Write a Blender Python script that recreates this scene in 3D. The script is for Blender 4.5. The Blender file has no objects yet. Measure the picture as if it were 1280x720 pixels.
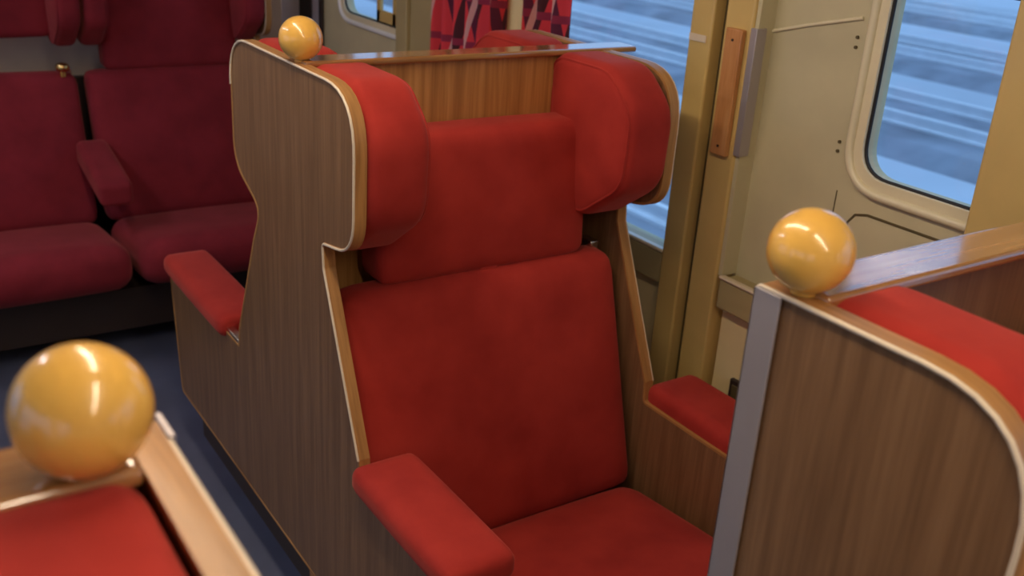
import bpy, math, random
from mathutils import Vector, Matrix
from mathutils.geometry import tessellate_polygon
random.seed(4)
sc = bpy.context.scene
COL = sc.collection

# ------------------------------------------------------------------ camera
CAM_R = ((0.83424829, -0.54796041, 0.06139368),
         (-0.16125444, -0.34893575, -0.92316891),
         (0.52728247, 0.76025208, -0.3794601))
cd = bpy.data.cameras.new('camera'); cam = bpy.data.objects.new('camera', cd); COL.objects.link(cam)
r, d_, f_ = [Vector(v) for v in CAM_R]
m = Matrix.Identity(4)
for i in range(3):
    m[i][0] = r[i]; m[i][1] = -d_[i]; m[i][2] = -f_[i]
m.translation = Vector((0, 0, 1.75))
cam.matrix_world = m
cd.sensor_width = 36.0; cd.lens = 36.0 * 1273.61 / 1280
cd.clip_start = 0.03; cd.clip_end = 300
cd.dof.use_dof = True; cd.dof.focus_distance = 1.7; cd.dof.aperture_fstop = 5.0
sc.camera = cam

# ------------------------------------------------------------------ world, light, exposure
w = bpy.data.worlds.new('world'); sc.world = w; w.use_nodes = True
bg = w.node_tree.nodes['Background']
bg.inputs[0].default_value = (0.36, 0.60, 1.0, 1); bg.inputs[1].default_value = 1.1
LAMP_STRENGTH = 24.0
LAMP_COLOUR = (1.0, 0.80, 0.58, 1)
sc.view_settings.view_transform = 'Standard'; sc.view_settings.look = 'None'
sc.view_settings.gamma = 1; sc.view_settings.use_curve_mapping = False
sc.view_settings.exposure = 0.15

# ------------------------------------------------------------------ materials
def nodes(name):
    m = bpy.data.materials.new(name); m.use_nodes = True
    nt = m.node_tree
    return m, nt, nt.nodes['Principled BSDF'], nt.nodes.new, nt.links.new

def texco(nt, scale=(1, 1, 1)):
    tc = nt.nodes.new('ShaderNodeTexCoord'); mp = nt.nodes.new('ShaderNodeMapping')
    mp.inputs['Scale'].default_value = scale
    nt.links.new(tc.outputs['Object'], mp.inputs[0]); return mp.outputs[0]

def ramp(nt, fac, stops):
    rp = nt.nodes.new('ShaderNodeValToRGB'); nt.links.new(fac, rp.inputs[0])
    e = rp.color_ramp.elements
    while len(e) < len(stops): e.new(0.5)
    for el, (p, c) in zip(e, stops): el.position = p; el.color = (*c, 1)
    return rp.outputs[0]

def plush(name, c1, c2, sheen=0.35):
    m, nt, b, N, L = nodes(name)
    v = texco(nt)
    n1 = N('ShaderNodeTexNoise'); n1.inputs['Scale'].default_value = 9; n1.inputs['Detail'].default_value = 5; L(v, n1.inputs[0])
    n2 = N('ShaderNodeTexNoise'); n2.inputs['Scale'].default_value = 700; n2.inputs['Detail'].default_value = 2; L(v, n2.inputs[0])
    L(ramp(nt, n1.outputs[0], [(0.3, c1), (0.7, c2)]), b.inputs['Base Color'])
    b.inputs['Roughness'].default_value = 0.85
    b.inputs['Sheen Weight'].default_value = sheen; b.inputs['Sheen Roughness'].default_value = 0.4
    b.inputs['Sheen Tint'].default_value = (1, 0.35, 0.3, 1)
    b.inputs['Specular IOR Level'].default_value = 0.15
    mx = N('ShaderNodeMath'); mx.operation = 'MULTIPLY_ADD'; L(n2.outputs[0], mx.inputs[0]); mx.inputs[1].default_value = 0.3; L(n1.outputs[0], mx.inputs[2])
    bp = N('ShaderNodeBump'); bp.inputs['Strength'].default_value = 0.12; bp.inputs['Distance'].default_value = 0.01
    L(mx.outputs[0], bp.inputs['Height']); L(bp.outputs[0], b.inputs['Normal'])
    return m

def wood(name, c1, c2, c3, grain=(60, 60, 3), rough=0.35, coat=0.2, fine=1.0):
    m, nt, b, N, L = nodes(name)
    v = texco(nt, grain)
    n1 = N('ShaderNodeTexNoise'); n1.inputs['Scale'].default_value = 1.0; n1.inputs['Detail'].default_value = 4; n1.inputs['Distortion'].default_value = 0.4; L(v, n1.inputs[0])
    v2 = texco(nt, tuple(g * 4 * fine for g in grain))
    n2 = N('ShaderNodeTexNoise'); n2.inputs['Scale'].default_value = 1.0; n2.inputs['Detail'].default_value = 2; L(v2, n2.inputs[0])
    mx = N('ShaderNodeMix'); mx.data_type = 'FLOAT'; mx.inputs[0].default_value = 0.35
    L(n1.outputs[0], mx.inputs[2]); L(n2.outputs[0], mx.inputs[3])
    L(ramp(nt, mx.outputs[0], [(0.36, c1), (0.5, c2), (0.64, c3)]), b.inputs['Base Color'])
    b.inputs['Roughness'].default_value = rough; b.inputs['Coat Weight'].default_value = coat
    b.inputs['Coat Roughness'].default_value = 0.10
    if coat >= 1: b.inputs['Coat IOR'].default_value = 1.9
    return m

def paint(name, c, rough=0.5, metal=0.0, var=0.08, coat=0.0, scale=6):
    m, nt, b, N, L = nodes(name)
    v = texco(nt)
    n1 = N('ShaderNodeTexNoise'); n1.inputs['Scale'].default_value = scale; n1.inputs['Detail'].default_value = 6; L(v, n1.inputs[0])
    lo = tuple(x * (1 - var) for x in c); hi = tuple(min(1, x * (1 + var)) for x in c)
    L(ramp(nt, n1.outputs[0], [(0.3, lo), (0.7, hi)]), b.inputs['Base Color'])
    b.inputs['Roughness'].default_value = rough; b.inputs['Metallic'].default_value = metal
    b.inputs['Coat Weight'].default_value = coat; b.inputs['Coat Roughness'].default_value = 0.05
    return m

def emission(name, c, s):
    m = bpy.data.materials.new(name); m.use_nodes = True; nt = m.node_tree; nt.nodes.clear()
    e = nt.nodes.new('ShaderNodeEmission'); o = nt.nodes.new('ShaderNodeOutputMaterial')
    e.inputs[0].default_value = c; e.inputs[1].default_value = s; nt.links.new(e.outputs[0], o.inputs[0]); return m

def glass(name):
    m = bpy.data.materials.new(name); m.use_nodes = True; nt = m.node_tree; nt.nodes.clear(); N = nt.nodes.new
    t = N('ShaderNodeBsdfTransparent'); t.inputs[0].default_value = (0.93, 0.97, 0.98, 1)
    g = N('ShaderNodeBsdfGlossy'); g.inputs['Roughness'].default_value = 0.02
    lw = N('ShaderNodeLayerWeight'); lw.inputs[0].default_value = 0.5
    pw = N('ShaderNodeMath'); pw.operation = 'POWER'; nt.links.new(lw.outputs['Facing'], pw.inputs[0]); pw.inputs[1].default_value = 5
    fr = N('ShaderNodeMath'); fr.operation = 'MULTIPLY_ADD'; nt.links.new(pw.outputs[0], fr.inputs[0]); fr.inputs[1].default_value = 0.5; fr.inputs[2].default_value = 0.03
    mx = N('ShaderNodeMixShader'); o = N('ShaderNodeOutputMaterial')
    nt.links.new(fr.outputs[0], mx.inputs[0]); nt.links.new(t.outputs[0], mx.inputs[1]); nt.links.new(g.outputs[0], mx.inputs[2]); nt.links.new(mx.outputs[0], o.inputs[0])
    return m

def plaid(name):
    m, nt, b, N, L = nodes(name)
    tc = N('ShaderNodeTexCoord'); sp = N('ShaderNodeSeparateXYZ'); L(tc.outputs['UV'], sp.inputs[0])
    def stripe(out, freq, duty, ph=0.0):
        a = N('ShaderNodeMath'); a.operation = 'MULTIPLY_ADD'; L(out, a.inputs[0]); a.inputs[1].default_value = freq; a.inputs[2].default_value = ph
        fr = N('ShaderNodeMath'); fr.operation = 'FRACT'; L(a.outputs[0], fr.inputs[0])
        lt = N('ShaderNodeMath'); lt.operation = 'LESS_THAN'; L(fr.outputs[0], lt.inputs[0]); lt.inputs[1].default_value = duty
        return lt.outputs[0]
    def mix(fac, a, bcol):
        mx = N('ShaderNodeMix'); mx.data_type = 'RGBA'; L(fac, mx.inputs[0])
        if hasattr(a, 'links'): L(a, mx.inputs[6])
        else: mx.inputs[6].default_value = (*a, 1)
        mx.inputs[7].default_value = (*bcol, 1); return mx.outputs[2]
    dg = N('ShaderNodeMath'); dg.operation = 'MULTIPLY_ADD'; L(sp.outputs[1], dg.inputs[0]); dg.inputs[1].default_value = 0.25; L(sp.outputs[0], dg.inputs[2])
    dh = N('ShaderNodeMath'); dh.operation = 'MULTIPLY_ADD'; L(sp.outputs[1], dh.inputs[0]); dh.inputs[1].default_value = -0.22; L(sp.outputs[0], dh.inputs[2])
    c = mix(stripe(dg.outputs[0], 6.0, 0.20), (0.85, 0.05, 0.05), (0.09, 0.02, 0.02))
    c = mix(stripe(dh.outputs[0], 5.0, 0.16, 0.3), c, (0.14, 0.02, 0.035))
    c = mix(stripe(sp.outputs[1], 7.0, 0.15, 0.4), c, (0.35, 0.03, 0.05))
    c = mix(stripe(dg.outputs[0], 6.0, 0.10, 0.5), c, (0.80, 0.34, 0.24))
    L(c, b.inputs['Base Color']); b.inputs['Roughness'].default_value = 0.9
    tr = N('ShaderNodeBsdfTranslucent'); L(c, tr.inputs[0]); ms = N('ShaderNodeMixShader'); ms.inputs[0].default_value = 0.5
    L(b.outputs[0], ms.inputs[1]); L(tr.outputs[0], ms.inputs[2]); L(ms.outputs[0], nt.nodes['Material Output'].inputs[0])
    return m

M = {}
M['red'] = plush('red_plush', (0.34, 0.026, 0.021), (0.47, 0.042, 0.032))
M['dark_red'] = plush('dark_red_plush', (0.21, 0.020, 0.030), (0.29, 0.028, 0.042), 0.3)  # darker, slightly bluer version of the red plush, for the far seats
M['wood_side'] = wood('brown_wood_laminate', (0.175, 0.088, 0.038), (0.22, 0.115, 0.052), (0.28, 0.150, 0.070), (45, 45, 2.2), 0.4, 0.15)
M['wood_board'] = wood('orange_wood_laminate', (0.34, 0.145, 0.04), (0.46, 0.21, 0.06), (0.58, 0.29, 0.095), (38, 38, 1.6), 0.4, 0.15)
M['wood_rail'] = wood('varnished_rail_wood', (0.30, 0.13, 0.04), (0.42, 0.20, 0.07), (0.50, 0.26, 0.10), (3, 50, 50), 0.16, 1.0)
M['wood_band'] = wood('edge_band_wood', (0.34, 0.165, 0.05), (0.43, 0.215, 0.07), (0.52, 0.27, 0.09), (60, 4, 4), 0.5, 0.1)
M['lip'] = paint('cream_edging', (0.78, 0.66, 0.50), 0.3, 0.0, 0.05, 0.4)
M['strip'] = paint('satin_aluminium', (0.46, 0.42, 0.44), 0.42, 0.55, 0.05)
M['steel'] = paint('bright_metal', (0.7, 0.68, 0.62), 0.25, 1.0, 0.05)
M['brass'] = paint('worn_brass', (0.75, 0.55, 0.22), 0.25, 1.0, 0.1)
M['ball'] = paint('lacquered_yellow_wood', (0.86, 0.50, 0.10), 0.28, 0.0, 0.10, 0.9, 14)
M['dark'] = paint('dark_brown_lacquer', (0.035, 0.022, 0.018), 0.5)
M['black'] = paint('black_rubber', (0.015, 0.014, 0.016), 0.6)
M['floor'] = paint('blue_grey_linoleum', (0.10, 0.115, 0.18), 0.45, 0.0, 0.25, 0.0, 3)
M['ochre'] = paint('ochre_painted_metal', (0.66, 0.47, 0.17), 0.35, 0.0, 0.08, 0.2)
M['olive'] = paint('olive_beige_paint', (0.44, 0.36, 0.18), 0.4, 0.0, 0.06, 0.1)
M['cream'] = paint('cream_paint', (0.80, 0.66, 0.36), 0.5, 0.0, 0.05)
M['greycream'] = paint('grey_cream_panel', (0.60, 0.54, 0.34), 0.5, 0.0, 0.08)
M['frame'] = paint('cream_window_moulding', (0.80, 0.72, 0.50), 0.3, 0.0, 0.05, 0.3)
M['white'] = paint('white_bulkhead_paint', (0.74, 0.63, 0.53), 0.5, 0.0, 0.06)
M['pale'] = paint('pale_lavender_panel', (0.60, 0.58, 0.66), 0.45)
M['moulding_cold_lit'] = paint('cold_lit_window_moulding', (0.88, 0.90, 0.92), 0.25, 0.0, 0.03, 0.4)
M['plate'] = wood('orange_plate_wood', (0.48, 0.20, 0.06), (0.58, 0.26, 0.09), (0.62, 0.31, 0.12), (40, 40, 4), 0.35, 0.3)
M['groove'] = paint('groove_shadow_gap', (0.10, 0.075, 0.03), 0.7)
M['snow'] = paint('snowy_ground', (0.56, 0.60, 0.66), 0.9, 0.0, 0.14, 0.0, 0.35)
M['ballast'] = paint('frosted_ballast', (0.29, 0.31, 0.36), 0.95, 0.0, 0.3, 0.0, 1.2)
M['rail_steel'] = paint('polished_rail_steel', (0.85, 0.87, 0.9), 0.3, 0.6, 0.05)
M['glass'] = glass('window_glass')
M['plaid'] = plaid('red_plaid_cloth')
M['lamp'] = emission('lamp_diffuser', LAMP_COLOUR, LAMP_STRENGTH)
M['fill_cool'] = emission('cool_fill_diffuser', (0.85, 0.80, 0.92, 1), 18.0)
M['ceiling'] = paint('ceiling_cream', (0.62, 0.55, 0.42), 0.6)

# ------------------------------------------------------------------ helpers
def origin_of(p):
    o = Vector((0, 0, 0))
    while p is not None: o = o + p.location; p = p.parent
    return o

def mesh(name, geo, mat, parent=None, smooth=True, bevel=0.0, seg=3, loc=None, uv=None):
    """link ONE mesh object; geo = (verts, faces) in world coordinates"""
    vs, fs = geo
    o0 = origin_of(parent) + (Vector(loc) if loc is not None else Vector((0, 0, 0)))
    me = bpy.data.meshes.new(name)
    me.from_pydata([(v[0] - o0.x, v[1] - o0.y, v[2] - o0.z) for v in vs], [], fs)
    me.update()
    import bmesh
    bm = bmesh.new(); bm.from_mesh(me); bmesh.ops.recalc_face_normals(bm, faces=bm.faces); bm.to_mesh(me); bm.free()
    if uv:
        l = me.uv_layers.new(name='UVMap')
        for lp in me.loops: l.data[lp.index].uv = uv[lp.vertex_index]
    me.materials.append(mat)
    for p in me.polygons: p.use_smooth = smooth
    o = bpy.data.objects.new(name, me); COL.objects.link(o); o.parent = parent
    if loc is not None: o.location = loc
    if bevel > 0:
        b = o.modifiers.new('bevel', 'BEVEL'); b.width = bevel; b.segments = seg; b.limit_method = 'ANGLE'; b.angle_limit = math.radians(40)
        b.harden_normals = False
    if smooth:
        try: me.set_sharp_from_angle(angle=math.radians(50 if bevel == 0 else 60))
        except Exception: pass
    return o

def tag(o, label=None, cat=None, group=None, kind=None):
    if label: o['label'] = label
    if cat: o['category'] = cat
    if group: o['group'] = group
    if kind: o['kind'] = kind
    return o

def empty(name, loc, label=None, cat=None, group=None, kind=None):
    o = bpy.data.objects.new(name, None); COL.objects.link(o); o.location = loc; o.empty_display_size = 0.1
    return tag(o, label, cat, group, kind)

def box(x0, x1, y0, y1, z0, z1):
    v = [(x, y, z) for x in (x0, x1) for y in (y0, y1) for z in (z0, z1)]
    return v, [(0, 1, 3, 2), (4, 6, 7, 5), (0, 4, 5, 1), (2, 3, 7, 6), (0, 2, 6, 4), (1, 5, 7, 3)]

def join(*gs):
    V, F = [], []
    for v, f in gs:
        n = len(V); V += list(v); F += [tuple(i + n for i in q) for q in f]
    return V, F

def rpoly(pts, n=7):
    """2-D polygon with a fillet radius per corner: (a, b, r)"""
    out = []; k = len(pts)
    for i in range(k):
        p = Vector(pts[i][:2]); r = pts[i][2]
        if r <= 0: out.append(tuple(p)); continue
        a = Vector(pts[i - 1][:2]) - p; b = Vector(pts[(i + 1) % k][:2]) - p
        la, lb = a.length, b.length; a.normalize(); b.normalize()
        ang = a.angle(b); t = min(r / math.tan(ang / 2), la * 0.49, lb * 0.49)
        q0 = p + a * t; q1 = p + b * t
        for j in range(n + 1):
            s = j / n
            out.append(tuple(q0 * (1 - s) ** 2 + p * 2 * s * (1 - s) + q1 * s ** 2))
    return out

def prism_x(outline, x0, x1):
    """outline in (y, z), extruded along x"""
    n = len(outline)
    v = [(x0, y, z) for y, z in outline] + [(x1, y, z) for y, z in outline]
    f = [tuple(range(n)), tuple(range(2 * n - 1, n - 1, -1))] + [(i, (i + 1) % n, n + (i + 1) % n, n + i) for i in range(n)]
    return v, f

def offset(outline, d):
    """inset by d towards the inside"""
    n = len(outline); area = sum(outline[i][0] * outline[(i + 1) % n][1] - outline[(i + 1) % n][0] * outline[i][1] for i in range(n))
    s = 1 if area > 0 else -1; out = []
    for i in range(n):
        a = Vector(outline[i - 1]); b = Vector(outline[(i + 1) % n]); t = b - a
        if t.length < 1e-9: t = Vector((1, 0))
        t.normalize(); out.append((outline[i][0] - t.y * s * d, outline[i][1] + t.x * s * d))
    return out

def pillow_x(outline, x0, x1, r, puff=0.0, x1f=None):
    """puffy slab: outline in (y, z), rounded both ways; x1f(y, z) may shift the x1 face"""
    rings = []
    K = 6
    def X(x, y, z):
        if x1f is None: return x
        t = (x - x0) / (x1 - x0); return x + t * x1f(y, z)
    cy = sum(p[0] for p in outline) / len(outline); cz = sum(p[1] for p in outline) / len(outline)
    seq = [(x0 - puff, 0.93), (x0 - puff * 0.8, 0.5)]
    lay = []
    for k in range(K + 1):
        a = math.pi / 2 * k / K
        lay.append((x0 + r * (1 - math.sin(a)), r * (1 - math.cos(a))))
    lay = [(x, r * (1 - math.sin(math.pi / 2 * k / K))) for k, (x, _) in enumerate([(x0 + r * (1 - math.cos(math.pi / 2 * k / K)), 0) for k in range(K + 1)])]
    left = lay
    right = [(x1 - (x - x0), d) for x, d in reversed(left)]
    V, F = [], []
    def centre_ring(x, s, dx):
        base = offset(outline, r)
        return [(X(x + dx, y, z), cy + (y - cy) * s, cz + (z - cz) * s) for y, z in base]
    R = []
    R.append(centre_ring(x0, 0.35, -puff)); R.append(centre_ring(x0, 0.75, -puff * 0.7))
    for x, d in left: R.append([(X(x, y, z), y, z) for y, z in offset(outline, d)])
    for x, d in right: R.append([(X(x, y, z), y, z) for y, z in offset(outline, d)])
    R.append(centre_ring(x1, 0.75, puff * 0.7)); R.append(centre_ring(x1, 0.35, puff))
    n = len(outline)
    for q in R: V += q
    for k in range(len(R) - 1):
        for i in range(n):
            F.append((k * n + i, k * n + (i + 1) % n, (k + 1) * n + (i + 1) % n, (k + 1) * n + i))
    F.append(tuple(range(n))); F.append(tuple((len(R) - 1) * n + i for i in range(n)))
    return V, F

def cushion(cx, cy, cz, sx, sy, sz, r, puff=(0, 0, 0), warp=None, n=14):
    """rounded box with crowned faces, size s*, centre c*, then warp(v)->v"""
    V, F, idx = [], [], {}
    hx, hy, hz = sx / 2, sy / 2, sz / 2
    def vid(i, j, k):
        key = (i, j, k)
        if key in idx: return idx[key]
        def cc(a, h):
            t = 2 * a / n - 1
            # denser samples near the edges
            t = math.copysign(1 - (1 - abs(t)) ** 1.5, t) if abs(t) < 1 else t
            return t * h
        p = Vector((cc(i, hx), cc(j, hy), cc(k, hz)))
        rr = min(r, hx * .999, hy * .999, hz * .999)
        q = Vector((max(-hx + rr, min(hx - rr, p.x)), max(-hy + rr, min(hy - rr, p.y)), max(-hz + rr, min(hz - rr, p.z))))
        dlt = p - q
        if dlt.length > 1e-9: q = q + dlt.normalized() * rr
        u, v_, w_ = q.x / hx, q.y / hy, q.z / hz
        q.x += puff[0] * u * (1 - v_ * v_) * (1 - w_ * w_)
        q.y += puff[1] * v_ * (1 - u * u) * (1 - w_ * w_)
        q.z += puff[2] * w_ * (1 - u * u) * (1 - v_ * v_)
        q += Vector((cx, cy, cz))
        if warp: q = Vector(warp(q))
        idx[key] = len(V); V.append(tuple(q)); return idx[key]
    for a in range(n):
        for b in range(n):
            for k in (0, n):
                F.append((vid(a, b, k), vid(a + 1, b, k), vid(a + 1, b + 1, k), vid(a, b + 1, k)))
                F.append((vid(a, k, b), vid(a + 1, k, b), vid(a + 1, k, b + 1), vid(a, k, b + 1)))
                F.append((vid(k, a, b), vid(k, a + 1, b), vid(k, a + 1, b + 1), vid(k, a, b + 1)))
    return V, F

def tube(path, r, n=8, closed=False):
    V, F = [], []; P = [Vector(p) for p in path]; k = len(P); up0 = None
    for i in range(k):
        a = P[(i - 1) % k] if (closed or i > 0) else P[i]; b = P[(i + 1) % k] if (closed or i < k - 1) else P[i]
        t = (b - a).normalized()
        if up0 is None: up0 = Vector((0, 0, 1)) if abs(t.z) < .9 else Vector((1, 0, 0))
        s = t.cross(up0).normalized(); u = s.cross(t).normalized(); up0 = u
        for j in range(n):
            an = 2 * math.pi * j / n; V.append(tuple(P[i] + s * math.cos(an) * r + u * math.sin(an) * r))
    for i in range(k if closed else k - 1):
        for j in range(n):
            i2 = (i + 1) % k; F.append((i * n + j, i * n + (j + 1) % n, i2 * n + (j + 1) % n, i2 * n + j))
    if not closed: F.append(tuple(range(n))); F.append(tuple((k - 1) * n + j for j in range(n)))
    return V, F

def cyl_x(x0, x1, y, z, r, n=20):
    return prism_x([(y + r * math.cos(2 * math.pi * i / n), z + r * math.sin(2 * math.pi * i / n)) for i in range(n)], x0, x1)

def lathe(c, prof, n=48):
    V, F = [], []
    for r_, z_ in prof:
        for i in range(n): V.append((c[0] + r_ * math.cos(2 * math.pi * i / n), c[1] + r_ * math.sin(2 * math.pi * i / n), c[2] + z_))
    for k in range(len(prof) - 1):
        for i in range(n): F.append((k * n + i, k * n + (i + 1) % n, (k + 1) * n + (i + 1) % n, (k + 1) * n + i))
    F.append(tuple(range(n))); F.append(tuple((len(prof) - 1) * n + i for i in range(n)))
    return V, F

def plate_x(outer, holes, x0, x1):
    """flat plate in the yz plane with holes, thickness x0..x1"""
    loops = [outer] + holes
    tris = tessellate_polygon([[Vector((y, z, 0)) for y, z in lp] for lp in loops])
    flat = [p for lp in loops for p in lp]; n = len(flat)
    V = [(x0, y, z) for y, z in flat] + [(x1, y, z) for y, z in flat]
    F = [tuple(t) for t in tris] + [tuple(i + n for i in reversed(t)) for t in tris]
    s = 0
    for lp in loops:
        k = len(lp)
        for i in range(k): F.append((s + i, s + (i + 1) % k, n + s + (i + 1) % k, n + s + i))
        s += k
    return V, F

def rrect(y0, y1, z0, z1, r, n=8):
    return rpoly([(y0, z0, r), (y1, z0, r), (y1, z1, r), (y0, z1, r)], n)

# ------------------------------------------------------------------ the setting: carriage body
st = lambda name, geo, mat, **k: tag(mesh(name, geo, mat, **k), kind='structure')
st('floor', box(-1.45, 1.82, -2.6, 4.6, -0.05, 0.0), M['floor'], smooth=False)
st('ceiling', box(-1.45, 1.9, -2.6, 4.6, 2.3, 2.36), M['ceiling'], smooth=False)
st('wall_back', box(-1.45, 1.82, -2.65, -2.6, 0, 2.3), M['white'], smooth=False)
st('wall_front', join(box(-1.45, 1.82, 4.5, 4.55, 0, 2.3), box(0.30, 0.306, 4.494, 4.5, 0, 2.3), box(1.53, 1.56, 4.47, 4.5, 0, 2.3)), M['white'], smooth=False)
# left wall, two large window openings (behind and beside the camera)
lh = [rrect(-2.1, -0.7, 0.95, 1.8, .08), rrect(-0.4, 1.2, 0.95, 1.8, .08), rrect(1.6, 3.2, 0.95, 1.8, .08)]
st('wall_left', plate_x([(-2.6, 0), (4.6, 0), (4.6, 2.3), (-2.6, 2.3)], lh, -1.45, -1.41), M['cream'], smooth=False)

# right outer wall with the train's windows
OX0, OX1 = 1.76, 1.80
W2 = rrect(0.42, 1.300, 1.207, 1.96, 0.07)
WM = rrect(1.80, 3.03, 0.86, 1.9, 0.03)
W3 = rrect(3.30, 3.835, 1.187, 1.80, 0.07)
WB = [rrect(-2.3, -1.2, 0.95, 1.8, .08), rrect(-0.9, 0.2, 0.95, 1.8, .08)]
st('wall_right', plate_x([(-2.6, 0), (4.6, 0), (4.6, 2.3), (-2.6, 2.3)], [W2, WM, W3] + WB, OX0, OX1), M['greycream'], smooth=False)

def window(name, y0, y1, z0, z1, r, frame=True, xg=1.785, lip=0.0):
    root = empty(name, (xg, (y0 + y1) / 2, z0), kind='structure')
    mesh('window_glass', plate_x(rrect(y0 - .004, y1 + .004, z0 - .004, z1 + .004, r), [], xg, xg + .005), M['glass'], root, smooth=False)
    mesh('rubber_seal', tube([(1.763, y, z) for y, z in rrect(y0 + .002, y1 - .002, z0 + .002, z1 - .002, r)], 0.0045, 8, True), M['black'], root)
    if frame:
        mesh('window_frame', plate_x(rrect(y0 - .028, y1 + .028, z0 - .028, z1 + .028, r + .025), [rrect(y0 + .001, y1 - .001, z0 + .001, z1 - .001, r)], 1.753, 1.7605), M['frame'], root, bevel=.003)
        mesh('window_moulding', tube([(1.753, y, z) for y, z in rrect(y0 - .030, y1 + .030, z0 - .030, z1 + .030, r + .03, 12)], 0.0095, 12, True), M['frame'], root)
    return root
w2 = window('window_2', 0.42, 1.300, 1.207, 1.96, 0.07)
for i, (y, z) in enumerate([(1.366, 1.478), (1.366, 1.458), (1.362, 1.262), (1.363, 1.242)]):
    mesh('screw', cyl_x(1.756, 1.761, y, z, 0.0035, 10), M['groove'], w2)
w3 = window('window_3', 3.30, 3.835, 1.187, 1.80, 0.07)
mesh('transom_bar', box(1.757, 1.775, 0.43, 1.292, 1.592, 1.612), M['black'], w2, bevel=.003)
mesh('sash_bar', join(box(1.765, 1.78, 3.53, 3.56, 1.19, 1.8), box(1.765, 1.78, 3.40, 3.43, 1.19, 1.8), box(1.765, 1.78, 3.3, 3.56, 1.19, 1.235)), M['ochre'], w3, bevel=.003)
for ch in w3.children:
    if ch.name.startswith('window_moulding'): ch.data.materials[0] = M['moulding_cold_lit']  # cold light on the far moulding is put into its whiter colour
w1 = window('window_1', 1.80, 3.03, 0.86, 1.9, 0.03, frame=False)
for nm, (a, b) in (('window_4', (-2.3, -1.2)), ('window_5', (-0.9, 0.2))): window(nm, a, b, .95, 1.8, .08)
for k, (a, b) in enumerate([(-2.1, -0.7), (-0.4, 1.2), (1.6, 3.2)]):
    r0 = empty('window_%d' % (6 + k), (-1.43, (a + b) / 2, .95), kind='structure')
    mesh('window_glass', plate_x(rrect(a, b, .95, 1.8, .08), [], -1.435, -1.43), M['glass'], r0, smooth=False)
    mesh('window_frame', tube([(-1.405, y, z) for y, z in rrect(a - .01, b + .01, .94, 1.81, .09)], .012, 10, True), M['frame'], r0)
# panel seams on the outer wall
st('trim_1', join(tube([(1.761, 1.306, 1.0), (1.761, 1.306, 1.10), (1.761, 1.29, 1.122), (1.761, 1.26, 1.130), (1.761, 0.9, 1.132)], .0035, 6),
                  box(1.7585, 1.761, 1.345, 1.347, 0.88, 1.16)), M['groove'])
st('trim_2', tube([(1.758, 1.64, 1.442), (1.758, 1.50, 1.482), (1.758, 1.36, 1.517)], .004, 8), M['frame'])

# inner framing at X = 1.72: posts, waist rail and lower lining
def post(name, geo, mat=None, **k): return st(name, geo, mat or M['ochre'], bevel=.006, **k)
pa = post('trim_3', join(box(1.70, 1.765, 1.722, 1.795, 0, 2.3), box(1.705, 1.765, 1.604, 1.69, 0, 2.3)))
mesh('groove', box(1.735, 1.76, 1.69, 1.722, 0.0, 2.3), M['groove'], pa, smooth=False)
mesh('edge_seal', box(1.712, 1.76, 1.592, 1.6035, 0.88, 2.3), M['greycream'], pa, smooth=False)
mesh('metal_edge', box(1.703, 1.735, 1.587, 1.606, 1.175, 1.462), M['strip'], pa, bevel=.002)
mesh('maker_plate', box(1.697, 1.7, 1.735, 1.79, 1.408, 1.424), M['lip'], pa, smooth=False)
post('trim_4', box(1.70, 1.765, 0.50, 1.008, 0, 2.3))
post('trim_5', box(1.70, 1.765, 2.45, 2.62, 0, 2.3), M['cream'])
post('trim_6', join(box(1.70, 1.765, 3.20, 3.28, 0, 2.3), box(1.715, 1.765, 3.03, 3.20, 0, 2.3)), M['olive'])
post('trim_7', join(box(1.705, 1.765, 1.008, 1.592, 0.80, 0.876), box(1.705, 1.765, 1.796, 3.03, 0.785, 0.87)), M['olive'])
post('trim_8', join(box(1.700, 1.72, 1.008, 1.592, 0.876, 0.884), box(1.700, 1.72, 1.796, 3.03, 0.870, 0.880)), M['lip'])
low = st('wall_lining', join(box(1.735, 1.765, 1.008, 1.592, 0, 0.80), box(1.735, 1.765, 1.796, 3.03, 0, 0.785)), M['cream'], smooth=False)
post('trim_9', box(1.70, 1.765, -2.6, 4.6, 2.03, 2.10), M['olive'])

pl = tag(mesh('wooden_plate', box(1.690, 1.7045, 1.618, 1.668, 1.168, 1.455), M['plate'], bevel=.003),
         'narrow orange wooden plate screwed upright to the ochre window post', 'plate')
for z in (1.19, 1.43): mesh('screw', cyl_x(1.688, 1.690, 1.643, z, .003, 10), M['dark'], pl)
ap = tag(mesh('wall_socket', box(1.722, 1.735, 1.44, 1.525, 0.555, 0.635), M['dark'], bevel=.004), 'small dark brown socket on the cream lower wall lining', 'socket')
mesh('socket_face', box(1.719, 1.722, 1.452, 1.513, 0.567, 0.623), M['groove'], ap, bevel=.001)

# ceiling lamps along the aisle: two lit fittings
for i, (ya, yb, lb) in enumerate([(-1.7, 0.28, 'lit strip lamp on the ceiling above the near seats'), (0.62, 2.2, 'lit strip lamp on the ceiling above the centre seat row')]):
    t = empty('ceiling_lamp', (0.43, (ya + yb) / 2, 2.3), lb, 'lamp', 'strip lamps along the aisle ceiling')
    mesh('lamp_housing', box(0.36, 0.50, ya - .03, yb + .03, 2.27, 2.2995), M['white'], t, bevel=.005)
    mesh('diffuser', cushion(0.43, (ya + yb) / 2, 2.262, .09, yb - ya, .03, .014), M['lamp'], t)

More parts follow.
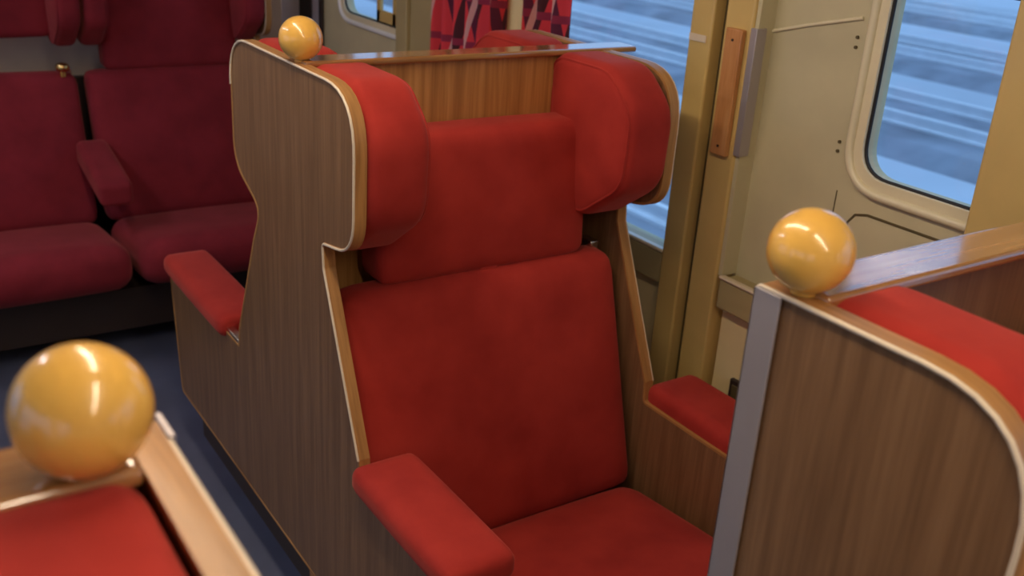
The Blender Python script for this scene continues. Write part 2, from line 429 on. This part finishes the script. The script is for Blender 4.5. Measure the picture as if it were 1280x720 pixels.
t = empty('ceiling_lamp', (-0.50, 3.3, 2.3), 'added cool fill lamp, out of view, brightening the far seats', 'lamp', 'strip lamps along the aisle ceiling')  # unseen fill lamp, added to brighten the far seats and side wall
mesh('lamp_housing', box(-.57, -.43, 2.2, 4.3, 2.27, 2.2995), M['white'], t, bevel=.005)
mesh('diffuser', cushion(-.50, 3.25, 2.262, .09, 2.0, .03, .014), M['fill_cool'], t)

# ------------------------------------------------------------------ outside: snowy ground with tracks
GZ = -1.2
st('ground', box(2.2, 160, -90, 120, GZ - .3, GZ), M['snow'], smooth=False)
st('ground_left', box(-160, -1.9, -90, 120, GZ - .3, GZ), M['snow'], smooth=False)
for xc, lb in ((6.6, 'nearest railway track outside'), (12.4, 'second railway track outside'), (17.8, 'third railway track outside'), (24.5, 'farthest railway track outside')):
    t = empty('railway_track', (xc, 4, GZ), lb + ', steel rails on a frosted ballast bed', 'track', 'railway tracks outside the windows')
    hw = 1.5
    prof = [(-hw - .35, 0), (-hw, .16), (hw, .16), (hw + .35, 0)]
    V = [(xc + a, y, GZ + b) for y in (-60, 90) for a, b in prof]
    mesh('ballast_bed', (V, [(0, 1, 2, 3), (4, 7, 6, 5), (0, 4, 5, 1), (1, 5, 6, 2), (2, 6, 7, 3), (0, 3, 7, 4)]), M['ballast'], t, smooth=False)
    for s in (-.72, .72):
        mesh('rail', join(box(xc + s - .07, xc + s + .07, -60, 90, GZ + .16, GZ + .19), box(xc + s - .015, xc + s + .015, -60, 90, GZ + .19, GZ + .29), box(xc + s - .036, xc + s + .036, -60, 90, GZ + .29, GZ + .33)), M['rail_steel'], t, smooth=False)

# ------------------------------------------------------------------ seats
ZT = 1.376          # top of the side panels
def front_edge(Y, d, arm_front=None):
    """side profile of one half, from the top centre to the floor: list of (y, z, r)"""
    y = lambda u: Y + d * u
    return [(y(.322), ZT, .12), (y(.318), 1.075, .085), (y(.178), 1.052, .012), (y(.183), 1.00, .02),
            (y(.343), .650, 0.01), (y(.348), .598, .01), (y(arm_front), .598, .03), (y(arm_front - .05), .21, .02)]

def side_panel(root, x0, x1, Yc, kind, af=.755, ar=.935, lipside=-1):
    F = front_edge(Yc, -1, af)
    if kind == 'double':
        B = [(Yc + u, z, r) for (u, z, r) in [(.90, .21, .02), (.95, .598, .03), (.352, .598, .01), (.343, .65, .01), (.215, .93, .05), (.165, 1.015, .045), (.325, 1.085, .09), (.325, ZT, .11)]]
    else:
        B = [(Yc - .005, .21, 0.005), (Yc - .005, ZT, 0.006)]
    pts = rpoly(F + B, 8)
    p = mesh('side_panel', prism_x(offset(pts, .002), x0 + .0015, x1 - .0015), M['wood_side'], root, smooth=True)
    # the coloured band over the cut edge and a cream lip on its outer corners
    n = len(pts); V = []; Fc = []
    ring = [(x0 + .001, -.003), (x1 - .001, -.003), (x1 - .001, .0015), (x0 + .001, .0015)]
    for k in range(n):
        pass
    offs = {}
    for dd in (-.0025, .0035): offs[dd] = offset(pts, dd)
    rings = [[(x0 + .0005, *offs[-.0025][k]) for k in range(n)], [(x1 - .0005, *offs[-.0025][k]) for k in range(n)],
             [(x1 - .0005, *offs[.0035][k]) for k in range(n)], [(x0 + .0005, *offs[.0035][k]) for k in range(n)]]
    for q in rings: V += q
    for a in range(4):
        b = (a + 1) % 4
        for k in range(n): Fc.append((a * n + k, a * n + (k + 1) % n, b * n + (k + 1) % n, b * n + k))
    band = mesh('edge_band', (V, Fc), M['wood_band'], p, smooth=True)
    # the bright piping runs over the top and down the front edge to the armrest, on the outer corner
    run = list(range(n - 9, n))
    for i in range(n):
        if pts[i][1] < .64: break
        run.append(i)
    xx = x0 if lipside < 0 else x1
    mesh('edge_piping', tube([(xx, *offset(pts, .0)[i]) for i in run], .0030, 8), M['lip'], band)
    return p

def wing(root, x0, x1, Yc, d, mat, inward):
    y = lambda u: Yc + d * u
    out = rpoly([(y(.035), ZT + .006, .06), (y(.25), ZT + .006, .10), (y(.346), 1.30, .10), (y(.337), 1.13, .10), (y(.19), 1.025, .09), (y(.05), 1.06, .08)], 9)
    if d > 0: out = list(reversed(out))
    o = mesh('wing_cushion', pillow_x(out, x0, x1, .027, .006), mat, root)
    inner = x1 - .0046 if inward > 0 else x0 + .0046
    mesh('seam_piping', tube([(inner, a, b) for a, b in offset(out, .012)], .0032, 6, True), mat, o)
    return o

def half(root, xa, xb, Yc, d, mat, dzh=0.0, tab=True, w=.125):
    """cushions of one seat between xa and xb; d=-1 faces the camera side"""
    y = lambda u: Yc + d * u
    xm = (xa + xb) / 2; W_ = xb - xa
    wing(root, xa + .001, xa + w, Yc, d, mat, 1); wing(root, xb - w, xb - .001, Yc, d, mat, -1)
    mesh('headrest', cushion(xm + .010, y(.115), 1.087 + dzh, .53, .115, .315, .03, (.0, .014, .004),
         lambda v: (v.x, v.y - d * (v.z - 1.087) * .06, v.z)), mat, root)
    # reclined backrest
    def tilt(v):
        t = (v.z - .40) / .53
        return (v.x, v.y + d * (.155 * (1 - t)), v.z)
    mesh('backrest', cushion(xm, y(.155), .655, W_ - .022, .105, .555, .038, (.0, .018, .005), tilt), mat, root)
    def sl(v):
        t = (abs(v.y - Yc) - .3) / .5
        return (v.x, v.y, v.z + .055 * (t - .1))
    mesh('seat_cushion', cushion(xm, y(.60), .315, W_ - .012,   .53, .17, .07, (.0, .008, .014), sl), mat, root)
    if tab:
        mesh('pull_tab', cushion(xm + .01, y(.168), .932, .05, .022, .022, .009), mat, root)
    mesh('hinge_bracket', box(xb - .045, xb - .02, min(y(.10), y(.15)), max(y(.10), y(.15)), .92, .945), M['steel'], root, bevel=.004)

def pad(root, x0, x1, ya, yb, z, mat, th=.062, tilt=0.0):
    cy = (ya + yb) / 2
    return mesh('armrest_pad', cushion((x0 + x1) / 2, cy, z - th / 2, x1 - x0, abs(yb - ya), th, .024, (.002, .0, .004),
                lambda v: (v.x, v.y, v.z + (v.y - cy) * tilt)), mat, root)

def ball(root, x, y, z=1.4235, r=.0425):
    prof = [(.013, -r - .002), (.013, -r + .003)] + [(r * math.sin(math.pi * (k + 3) / 32), -r * math.cos(math.pi * (k + 3) / 32)) for k in range(27)] + [(.004, r * math.cos(.08)), (.0005, r)]
    return mesh('ball_finial', lathe((x, y, z), prof), M['ball'], root)

# --- the centre unit: two single seats back to back
YC = 1.925
c = empty('single_train_seat', (1.137, YC, 0), 'back-to-back winged single seat in red plush, full view in the centre', 'seat')
side_panel(c, .755, .780, YC, 'double')
side_panel(c, 1.495, 1.520, YC, 'double', lipside=1)
mesh('back_board', box(.780, 1.495, 1.872, 1.9, .12, 1.3695), M['wood_board'], c, smooth=False)
mesh('screw', tube([(1.385, 1.8725, 1.222), (1.385, 1.869, 1.222)], .004, 10), M['dark'], c)
mesh('top_rail', box(.770, 1.600, 1.857, 1.925, 1.370, 1.384), M['wood_rail'], c, bevel=.005)
half(c, .780, 1.495, YC, -1, M['red'])
half(c, .780, 1.495, YC + .0, 1, M['red'])
mesh('seat_base', box(.782, 1.493, 1.23, 2.72, .10, .25), M['dark'], c, smooth=False)
mesh('pedestal', box(.86, 1.42, 1.45, 2.47, .0, .21), M['dark'], c, bevel=.01)
pad(c, .738, .885, 1.195, 1.592, .640, M['red'])
pad(c, 1.505, 1.660, 1.195, 1.592, .640, M['red'])
pad(c, .738, .875, 2.37, 2.89, .640, M['red'])
pad(c, 1.505, 1.660, 2.37, 2.89, .640, M['red'])
mesh('armrest_bracket', box(.757, .778, 2.285, 2.40, .585, .612), M['steel'], c, bevel=.003)
ball(c, .775, 1.888)

# --- near right unit
YN = .655
n_ = empty('single_train_seat', (1.137, YN, 0), 'near single seat cut by the right edge, seen from its wood side panel', 'seat')
side_panel(n_, .755, .780, YN, 'single')
side_panel(n_, 1.495, 1.520, YN, 'single', lipside=1)
mesh('corner_strip', join(box(.7515, .7545, .617, .653, .18, 1.3745), box(.7515, .7835, .650, .653, .18, 1.3745)), M['strip'], n_, bevel=.001)
mesh('back_board', box(.780, 1.495, .612, .640, .12, 1.3695), M['wood_side'], n_, smooth=False)
mesh('top_rail', box(.778, 1.600, .580, .648, 1.370, 1.384), M['wood_rail'], n_, bevel=.005)
half(n_, .780, 1.495, YN, -1, M['red'], tab=False)
mesh('seat_base', box(.782, 1.493, .0, .60, .10, .25), M['dark'], n_, smooth=False)
mesh('pedestal', box(.86, 1.42, .15, .55, .0, .21), M['dark'], n_, bevel=.01)
pad(n_, .738, .885, -.07, .322, .640, M['red']); pad(n_, 1.505, 1.660, -.07, .322, .640, M['red'])
ball(n_, .775, .610)

# --- near left unit across the aisle (double)
l_ = empty('double_train_seat', (-.55, YN, 0), 'near double seat in the bottom left corner, yellow ball on its rail end', 'seat')
side_panel(l_, .129, .154, YN, 'single', lipside=1); side_panel(l_, -1.27, -1.245, YN, 'single')
mesh('corner_strip', join(box(.1535, .1585, .617, .653, .18, 1.381), box(.126, .1575, .650, .653, .18, 1.3745)), M['strip'], l_, bevel=.001)
mesh('back_board', box(-1.245, .129, .612, .640, .12, 1.3695), M['wood_board'], l_, smooth=False)
mesh('top_rail', box(-1.30, .128, .580, .648, 1.370, 1.384), M['wood_rail'], l_, bevel=.005)
half(l_, -.557, .129, YN, -1, M['red'], tab=False); half(l_, -1.245, -.559, YN, -1, M['red'], tab=False)
mesh('seat_base', box(-1.243, .127, .0, .60, .10, .25), M['dark'], l_, smooth=False)
mesh('pedestal', box(-1.1, .0, .15, .55, .0, .21), M['dark'], l_, bevel=.01)
pad(l_, .025, .170, -.07, .322, .640, M['red']); pad(l_, -.625, -.49, -.07, .322, .62, M['red'])
ball(l_, .098, .597, 1.4255)

# --- far double seat against the end wall
YF = 4.335
fz = empty('double_train_seat', (.81, YF, 0), 'far double seat in darker, bluish red plush against the end wall, upper left', 'seat')
B_ = M['dark_red']
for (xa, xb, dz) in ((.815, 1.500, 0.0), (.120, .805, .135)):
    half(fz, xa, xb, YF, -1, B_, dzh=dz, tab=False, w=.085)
mesh('seat_base', box(.13, 1.49, 3.62, 4.30, .08, .24), M['dark'], fz, smooth=False)
mesh('back_frame', box(.13, 1.49, 4.42, 4.46, .08, .86), M['dark'], fz, smooth=False)
side_panel(fz, 1.502, 1.527, YF, 'single'); side_panel(fz, .092, .117, YF, 'single')
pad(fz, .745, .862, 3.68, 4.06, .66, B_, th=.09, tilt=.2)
kb = mesh('brass_knob', lathe((.745, 4.14, .95), [(.004, -.03), (.012, -.028), (.012, -.01), (.022, -.004), (.026, .008), (.02, .02), (.004, .025)], 20), M['brass'], fz)

# --- curtains in front of the main window
def curtain(ya, yb, label, folds, flare=0.0):
    n = 60; k = 16; V = []; UV = []
    z0, z1 = .98, 1.90
    for j in range(k + 1):
        t = j / k; z = z0 + (z1 - z0) * t
        for i in range(n + 1):
            s = i / n; g = 1 - .18 * flare * math.sin(math.pi * t)
            yy = ya + (yb - ya) * (s * g if flare >= 0 else 1 - (1 - s) * (1 + .18 * flare * math.sin(math.pi * t)))
            V.append((1.675 + .018 * math.sin(s * folds * 2 * math.pi + .6 * math.sin(3 * t)), yy, z)); UV.append((s * abs(yb - ya) * 1.5, z))
    F = [(j * (n + 1) + i, j * (n + 1) + i + 1, (j + 1) * (n + 1) + i + 1, (j + 1) * (n + 1) + i) for j in range(k) for i in range(n)]
    o = tag(mesh('curtain', (V, F), M['plaid'], uv=UV), label, 'curtain', 'red plaid window curtains')
curtain(2.24, 2.45, 'narrower red plaid curtain hanging beside the open window view', 3)
curtain(2.55, 2.97, 'wider red plaid curtain left of the cream window post', 6)
cr = tag(mesh('curtain_rod', tube([(1.675, 2.20, 1.905), (1.675, 3.08, 1.905)], .008, 10), M['steel']), 'steel rod carrying the red plaid curtains', 'rod')
for yy in (2.21, 3.07): mesh('rod_bracket', box(1.667, 1.70, yy - .01, yy + .01, 1.895, 1.92), M['steel'], cr, bevel=.002)

# --- end wall fittings seen above the centre ball
t = empty('notice_frame', (1.757, 4.18, 1.06), 'small dark notice frame on the pale side wall just above the centre ball', 'frame')
mesh('frame', box(1.747, 1.757, 4.15, 4.27, 1.075, 1.20), M['dark'], t, bevel=.003)
mesh('backing_sheet', box(1.744, 1.747, 4.16, 4.26, 1.085, 1.19), M['black'], t, smooth=False)
st('trim_10', box(1.748, 1.759, 4.03, 4.065, 0, 2.3), M['dark'], bevel=.004)
st('trim_11', box(1.7575, 1.7595, 4.055, 4.50, 0, 2.3), M['pale'], smooth=False)
